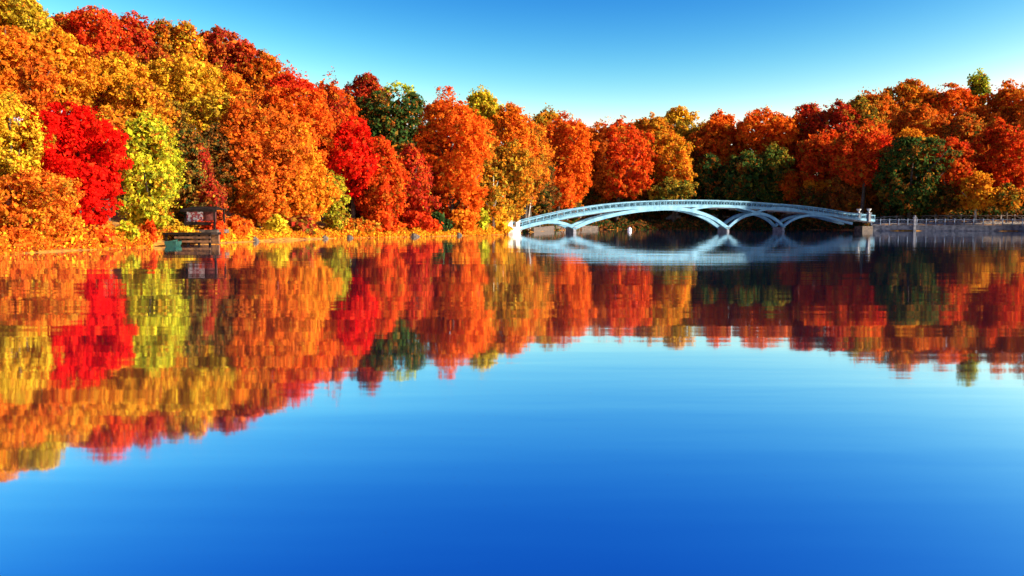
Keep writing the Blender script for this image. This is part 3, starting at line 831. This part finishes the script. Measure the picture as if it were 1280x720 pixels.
# slim pale leaning trunk by the left bridge end
d = 146.0
x, y, zt = at(664, 246, d)
xb, _, _ = at(660, 276, d)
root = empty('bare_sapling', (xb, d + 3, hz(xb, d + 3)))
tag(root, 'slim pale bare sapling leaning beside the left bridge end', 'tree')
mb = MB()
h_ = zt - hz(xb, d + 3)
mb.tube([(0, 0, -0.3), (0.1, 0, h_ * 0.4), (0.45, 0, h_ * 0.8), (0.55, 0, h_)], [0.14, 0.12, 0.10, 0.07], 7)
mb.build('trunk', M['pale_bark'], root, True)
mb = MB()
for k in range(9):
    a = k * 2.4
    mb.tube([(0.5, 0, h_ * (0.72 + 0.03 * k)), (0.5 + 0.5 * math.cos(a), 0.5 * math.sin(a), h_ * (0.76 + 0.03 * k))], [0.04, 0.012], 4)
mb.build('twigs', M['pale_bark'], root)

# small white float under the main arch
x, y, z = at(787, 284, 178)
root = empty('buoy', (x, y, 0.0))
tag(root, 'small round white buoy floating under the main bridge arch', 'buoy')
mb = MB(); mb.lathe([(0.10, -0.28), (0.30, -0.18), (0.42, 0.05), (0.44, 0.25), (0.36, 0.50), (0.20, 0.66), (0.08, 0.70)], n=14); mb.build('float', M['white'], root, True)
mb = MB(); mb.tube([(0.10 * math.cos(a), 0, 0.78 + 0.10 * math.sin(a)) for a in [k * math.pi / 5 for k in range(11)]], 0.025, 5, False); mb.build('mooring_ring', M['rail'], root)

# grey retaining wall on the far bank seen through the arches
def wall_run(name, pxs, off, z0, z1, thick, mat, label, cat, dz=None):
    root = None
    mb = MB()
    pts = []
    for p in pxs:
        dd = shore(p) + off
        pts.append(((p - 640) / F * dd, dd))
    n0 = len(pts)
    vs, fs = [], []
    for i, (x, y) in enumerate(pts):
        a = pts[max(i - 1, 0)]; b = pts[min(i + 1, n0 - 1)]
        tx, ty = b[0] - a[0], b[1] - a[1]
        L = math.hypot(tx, ty) or 1
        nx, ny = -ty / L * thick / 2, tx / L * thick / 2
        top = z1[i] if hasattr(z1, '__len__') else z1
        vs += [(x - nx, y - ny, z0), (x + nx, y + ny, z0), (x + nx, y + ny, top), (x - nx, y - ny, top)]
    for i in range(n0 - 1):
        for k in range(4):
            a = i * 4 + k; b = i * 4 + (k + 1) % 4
            fs.append((a, b, b + 4, a + 4))
    fs += [(3, 2, 1, 0), tuple((n0 - 1) * 4 + k for k in range(4))]
    mb.add(vs, fs)
    o = mb.build(name, mat)
    tag(o, label, cat)
    return o, pts
wall_run('retaining_wall', [664, 690, 720, 750, 776], 1.0, -0.6, [0.8, 1.0, 1.0, 0.8, 0.3], 0.9, M['boulder'], 'low sloping dark stone wall on the far bank seen under the bridge', 'wall')

# promenade on the right bank
PX = list(range(1088, 1306, 14))
rw, rpts = wall_run('retaining_wall', PX, -0.1, -0.8, 1.02, 0.9, M['stone'], 'grey stone retaining wall rising from the water on the right bank', 'wall')
mb = MB()
vs = []
for i, (x, y) in enumerate(rpts):
    a = rpts[max(i - 1, 0)]; b = rpts[min(i + 1, len(rpts) - 1)]
    L = math.hypot(b[0] - a[0], b[1] - a[1])
    nx, ny = -(b[1] - a[1]) / L * 0.55, (b[0] - a[0]) / L * 0.55
    vs += [(x - nx, y - ny, 1.024), (x + nx, y + ny, 1.024), (x + nx, y + ny, 1.18), (x - nx, y - ny, 1.18)]
fs = []
for i in range(len(rpts) - 1):
    for k in range(4):
        a = i * 4 + k; b = i * 4 + (k + 1) % 4
        fs.append((a, b, b + 4, a + 4))
mb.add(vs, fs)
mb.build('coping', M['stone'], rw)

def railing(name, pts, z_of, h, step, mat, label, cross=True, rad=0.05):
    root = empty(name, (pts[0][0], pts[0][1], z_of(*pts[0])))
    tag(root, label, 'railing')
    ox, oy, oz = root.location
    # resample
    P = [pts[0]]
    acc = []
    for a, b in zip(pts[:-1], pts[1:]):
        L = math.hypot(b[0] - a[0], b[1] - a[1])
        acc.append(L)
    tot = sum(acc)
    n = int(tot / step)
    cum = np.concatenate([[0], np.cumsum(acc)])
    xs = np.interp(np.linspace(0, tot, n + 1), cum, [p[0] for p in pts])
    ys = np.interp(np.linspace(0, tot, n + 1), cum, [p[1] for p in pts])
    Q = [(x - ox, y - oy, z_of(x, y) - oz) for x, y in zip(xs, ys)]
    for q in Q:
        mb = MB(); mb.box((q[0], q[1], q[2] + h / 2 + 0.03), (rad * 3.2, rad * 3.2, h + 0.10)); mb.box((q[0], q[1], q[2] + h + 0.14), (rad * 4.2, rad * 4.2, 0.10)); mb.build('post', mat, root)
    for k in (1.0, 0.14):
        mb = MB(); mb.tube([(q[0], q[1], q[2] + h * k) for q in Q], rad * (1.1 if k == 1.0 else 0.8), 5); mb.build('rail', mat, root)
    mb = MB()
    for a, b in zip(Q[:-1], Q[1:]):
        lo, hi = 0.16 * h, 0.96 * h
        mb.tube([(a[0], a[1], a[2] + lo), (b[0], b[1], b[2] + hi)], rad * 0.7, 4)
        mb.tube([(a[0], a[1], a[2] + hi), (b[0], b[1], b[2] + lo)], rad * 0.7, 4)
        m_ = [(a[i] + b[i]) / 2 for i in range(3)]
        t = Vector((b[0] - a[0], b[1] - a[1], 0)).normalized()
        mb.tube([(m_[0] + t.x * 0.3 * math.cos(q), m_[1] + t.y * 0.3 * math.cos(q), m_[2] + 0.56 * h + 0.3 * math.sin(q)) for q in [k * math.pi / 5 for k in range(11)]], rad * 0.6, 4, False)
    mb.build('lattice', mat, root)
    return root
railing('iron_railing', rpts, lambda x, y: 1.18, 1.05, 1.7, M['rail'], 'pale iron lattice railing on the stone wall of the right bank')
bp = []
for p in PX:
    dd = shore(p) + 7.0
    bp.append(((p - 640) / F * dd, dd))
railing('rustic_fence', bp, lambda x, y: hz(x, y) - 0.05, 1.25, 2.4, M['rust_rail'], 'rustic timber cross-braced fence along the path behind the iron railing', rad=0.07)
# path between them
mb = MB()
for i, p in enumerate(PX):
    for o_ in (2.0, 4.2, 6.4):
        dd = shore(p) + o_
        x = (p - 640) / F * dd
        mb.v.append((x, dd, hz(x, dd) + 0.05))
for i in range(len(PX) - 1):
    for k in range(2):
        a = i * 3 + k
        mb.f.append((a, a + 3, a + 4, a + 1))
o = mb.build('path', M['path'])
tag(o, kind='structure')
# pale stone bollard in the wall
x, y, z = at(1140, 268, shore(1140) + 0.4)
root = empty('stone_pillar', (x, y - 1.25, -0.6))
tag(root, 'slim grey stone pillar rising from the water against the right bank wall', 'pillar')
mb = MB(); mb.box((0, 0, 1.6), (0.5, 0.5, 3.2), 0, 0.9); mb.build('shaft', M['stone'], root)
mb = MB(); mb.box((0, 0, 3.27), (0.66, 0.66, 0.14)); mb.lathe([(0.22, 3.34), (0.28, 3.48), (0.20, 3.64), (0.05, 3.72)], n=10); mb.build('cap', M['stone'], root)

# ------------------------------------------------------------------ shelter, landing and rowboat on the left bank
d = shore(246) + 2.5
def L3(px, py, dd=d):
    return at(px, py, dd)
x0 = L3(223, 0)[0]; x1 = L3(263, 0)[0]
xc = (x0 + x1) / 2; wS = x1 - x0
zf = zat(287, d)
root = empty('shelter', (xc, d + 1.2, zf))
tag(root, 'small open shelter with a dark roof and pink and white panel on the left bank', 'shelter')
zr = zat(262, d) - zf
mb = MB()
vs = [(-wS / 2 - 0.2, -1.6, zr), (wS / 2 + 0.2, -1.6, zr), (wS / 2 + 0.2, 1.6, zr), (-wS / 2 - 0.35, 1.6, zr),
      (-wS / 2 + 0.3, -0.1, zr + 0.28), (wS / 2 - 0.3, -0.1, zr + 0.28), (wS / 2 - 0.3, 0.1, zr + 0.28), (-wS / 2 + 0.3, 0.1, zr + 0.28)]
mb.add(vs, [(3, 2, 1, 0), (4, 5, 6, 7), (0, 1, 5, 4), (1, 2, 6, 5), (2, 3, 7, 6), (3, 0, 4, 7)])
mb.box((0, -1.58, zr - 0.09), (wS + 0.42, 0.08, 0.2)); mb.build('roof', M['dark_wood'], root)
for sx in (-1, 1):
    for sy in (-1, 1):
        mb = MB(); mb.box((sx * (wS / 2 - 0.1), sy * 1.25, zr / 2), (0.13, 0.13, zr)); mb.build('post', M['dark_wood'], root)
mb = MB(); mb.box((0, 0, -0.15), (wS + 0.4, 3.2, 0.3)); mb.build('floor_slab', M['boulder'], root)
zp0, zp1 = zat(277, d) - zf, zat(261, d) - zf
mb = MB(); mb.box((-wS * 0.20, -0.9, (zp0 + zp1) / 2), (wS * 0.52, 0.08, zp1 - zp0)); mb.build('panel', M['panel'], root)['label'] = 'pink and white panel'
mb = MB(); mb.box((wS * 0.27, -0.9, (zp0 + zp1) / 2), (wS * 0.40, 0.08, zp1 - zp0)); mb.build('panel', M['panel_dark'], root)['label'] = 'dark red panel'
mb = MB(); mb.box((0, -1.3, zp0 - 0.16), (wS, 0.1, 0.26)); mb.build('bench_rail', M['dark_wood'], root)

d2 = shore(228) - 0.6
xa = at(196, 0, d2)[0]; xb = at(258, 0, d2)[0]
zt = zat(291, d2)
root = empty('landing_dock', ((xa + xb) / 2, d2 + 1.0, 0))
tag(root, 'low timber boat landing at the waterline in front of the shelter', 'dock')
wD = xb - xa
mb = MB(); mb.box((0, 0, zt - 0.07), (wD, 2.4, 0.16)); mb.build('deck', M['dark_wood'], root)
for k, zz in enumerate((0.30, 0.62)):
    mb = MB(); mb.box((wD * 0.10, -1.12, zt * zz), (wD * 0.74, 0.06, 0.16)); mb.build('side_board', M['wood'], root)
for k in range(5):
    mb = MB(); mb.box((-wD / 2 + 0.2 + k * (wD - 0.4) / 4, -1.02, (zt - 1.16) / 2), (0.16, 0.14, zt + 0.85)); mb.build('post', M['dark_wood'], root)
mb = MB(); mb.box((0, 0.9, zt * 0.45), (wD * 0.95, 0.3, zt * 0.8)); mb.build('back_wall', M['wood'], root)

# rowboat moored at the landing, stern towards the viewer
bx, by = at(209, 0, d2 - 2.6)[0], d2 - 2.6
root = empty('rowboat', (bx, by, 0), R(8))
root.scale = (0.85, 0.85, 0.85)
tag(root, 'green rowboat seen end-on, moored at the left end of the timber landing', 'boat')
mb = MB()
secs = [(-1.5, 0.50, 0.46), (-0.8, 0.60, 0.44), (0.2, 0.62, 0.42), (1.0, 0.45, 0.46), (1.7, 0.06, 0.56)]
prof = [(-1, 1.0), (-0.92, 0.35), (-0.55, -0.25), (0, -0.35), (0.55, -0.25), (0.92, 0.35), (1, 1.0)]
for y_, hw, zt_ in secs:
    for a, b in prof:
        mb.v.append((a * hw, y_, b * zt_))
    for a, b in prof[::-1]:
        mb.v.append((a * hw * 0.88, y_, b * zt_ * 0.9 + 0.04 if b < 1 else b * zt_))
ns = 14
for i in range(len(secs) - 1):
    for k in range(ns):
        a = i * ns + k; b = i * ns + (k + 1) % ns
        mb.f.append((a, b, b + ns, a + ns))
mb.f.append(tuple(range(7)))
mb.build('hull', M['boat_green'], root)
for y_ in (-0.7, 0.4):
    mb = MB(); mb.box((0, y_, 0.28), (1.05, 0.24, 0.04)); mb.build('seat', M['wood'], root)

# ------------------------------------------------------------------ light and sky
SUN_EL, SUN_AZ = 24.0, 105.0          # azimuth clockwise from the view direction (+y)
sun = bpy.data.lights.new('sun', 'SUN')
sun.energy = 5.0
sun.angle = R(0.5)
sun.color = (1.0, 0.90, 0.76)
so = bpy.data.objects.new('sun', sun)
COL.objects.link(so)
sd = Vector((math.sin(R(SUN_AZ)) * math.cos(R(SUN_EL)), math.cos(R(SUN_AZ)) * math.cos(R(SUN_EL)), math.sin(R(SUN_EL))))
so.rotation_euler = sd.to_track_quat('Z', 'Y').to_euler()
so.location = (60, 40, 60)

world = bpy.data.worlds.new('World')
sc.world = world
world.use_nodes = True
nt = world.node_tree
N, L = nt.nodes, nt.links
N.clear()
out = N.new('ShaderNodeOutputWorld')
bg = N.new('ShaderNodeBackground')
sky = N.new('ShaderNodeTexSky')
sky.sky_type = 'NISHITA'
sky.sun_disc = False
sky.sun_elevation = R(SUN_EL)
sky.sun_rotation = R(SUN_AZ)
sky.air_density = 0.85
sky.dust_density = 1.0
sky.ozone_density = 6.0
bg.inputs['Strength'].default_value = 0.085
# a stronger, more saturated rendering of the clear sky: each channel gets its own contrast
sp = N.new('ShaderNodeSeparateColor')
cb = N.new('ShaderNodeCombineColor')
L.new(sky.outputs[0], sp.inputs[0])
for k, (pw, gain, lim) in enumerate(((6.0, 0.31, 5.0), (3.5, 0.150, 5.5), (1.5, 0.50, 6.2))):
    p_ = N.new('ShaderNodeMath'); p_.operation = 'POWER'; p_.inputs[1].default_value = pw
    g_ = N.new('ShaderNodeMath'); g_.operation = 'MULTIPLY'; g_.inputs[1].default_value = gain
    m_ = N.new('ShaderNodeMath'); m_.operation = 'MINIMUM'; m_.inputs[1].default_value = lim
    L.new(sp.outputs[k], p_.inputs[0]); L.new(p_.outputs[0], g_.inputs[0]); L.new(g_.outputs[0], m_.inputs[0]); L.new(m_.outputs[0], cb.inputs[k])
L.new(cb.outputs[0], bg.inputs['Color'])
L.new(bg.outputs[0], out.inputs['Surface'])

cam = bpy.data.cameras.new('camera')
cam.sensor_width = 36.0
cam.lens = 36.0 * F / 1280.0
cam.clip_end = 8000
cam.clip_start = 0.1
co = bpy.data.objects.new('camera', cam)
COL.objects.link(co)
co.location = (0, 0, CAM_H)
co.rotation_euler = (R(90) - PITCH, 0, 0)
sc.camera = co

sc.view_settings.view_transform = 'Standard'
sc.view_settings.look = 'None'
sc.view_settings.exposure = 1.34
sc.view_settings.gamma = 1.0
sc.view_settings.use_curve_mapping = False
cy = sc.cycles
cy.use_denoising = True
cy.max_bounces = 6
cy.diffuse_bounces = 3
cy.glossy_bounces = 2
cy.transmission_bounces = 2
cy.sample_clamp_indirect = 4.0
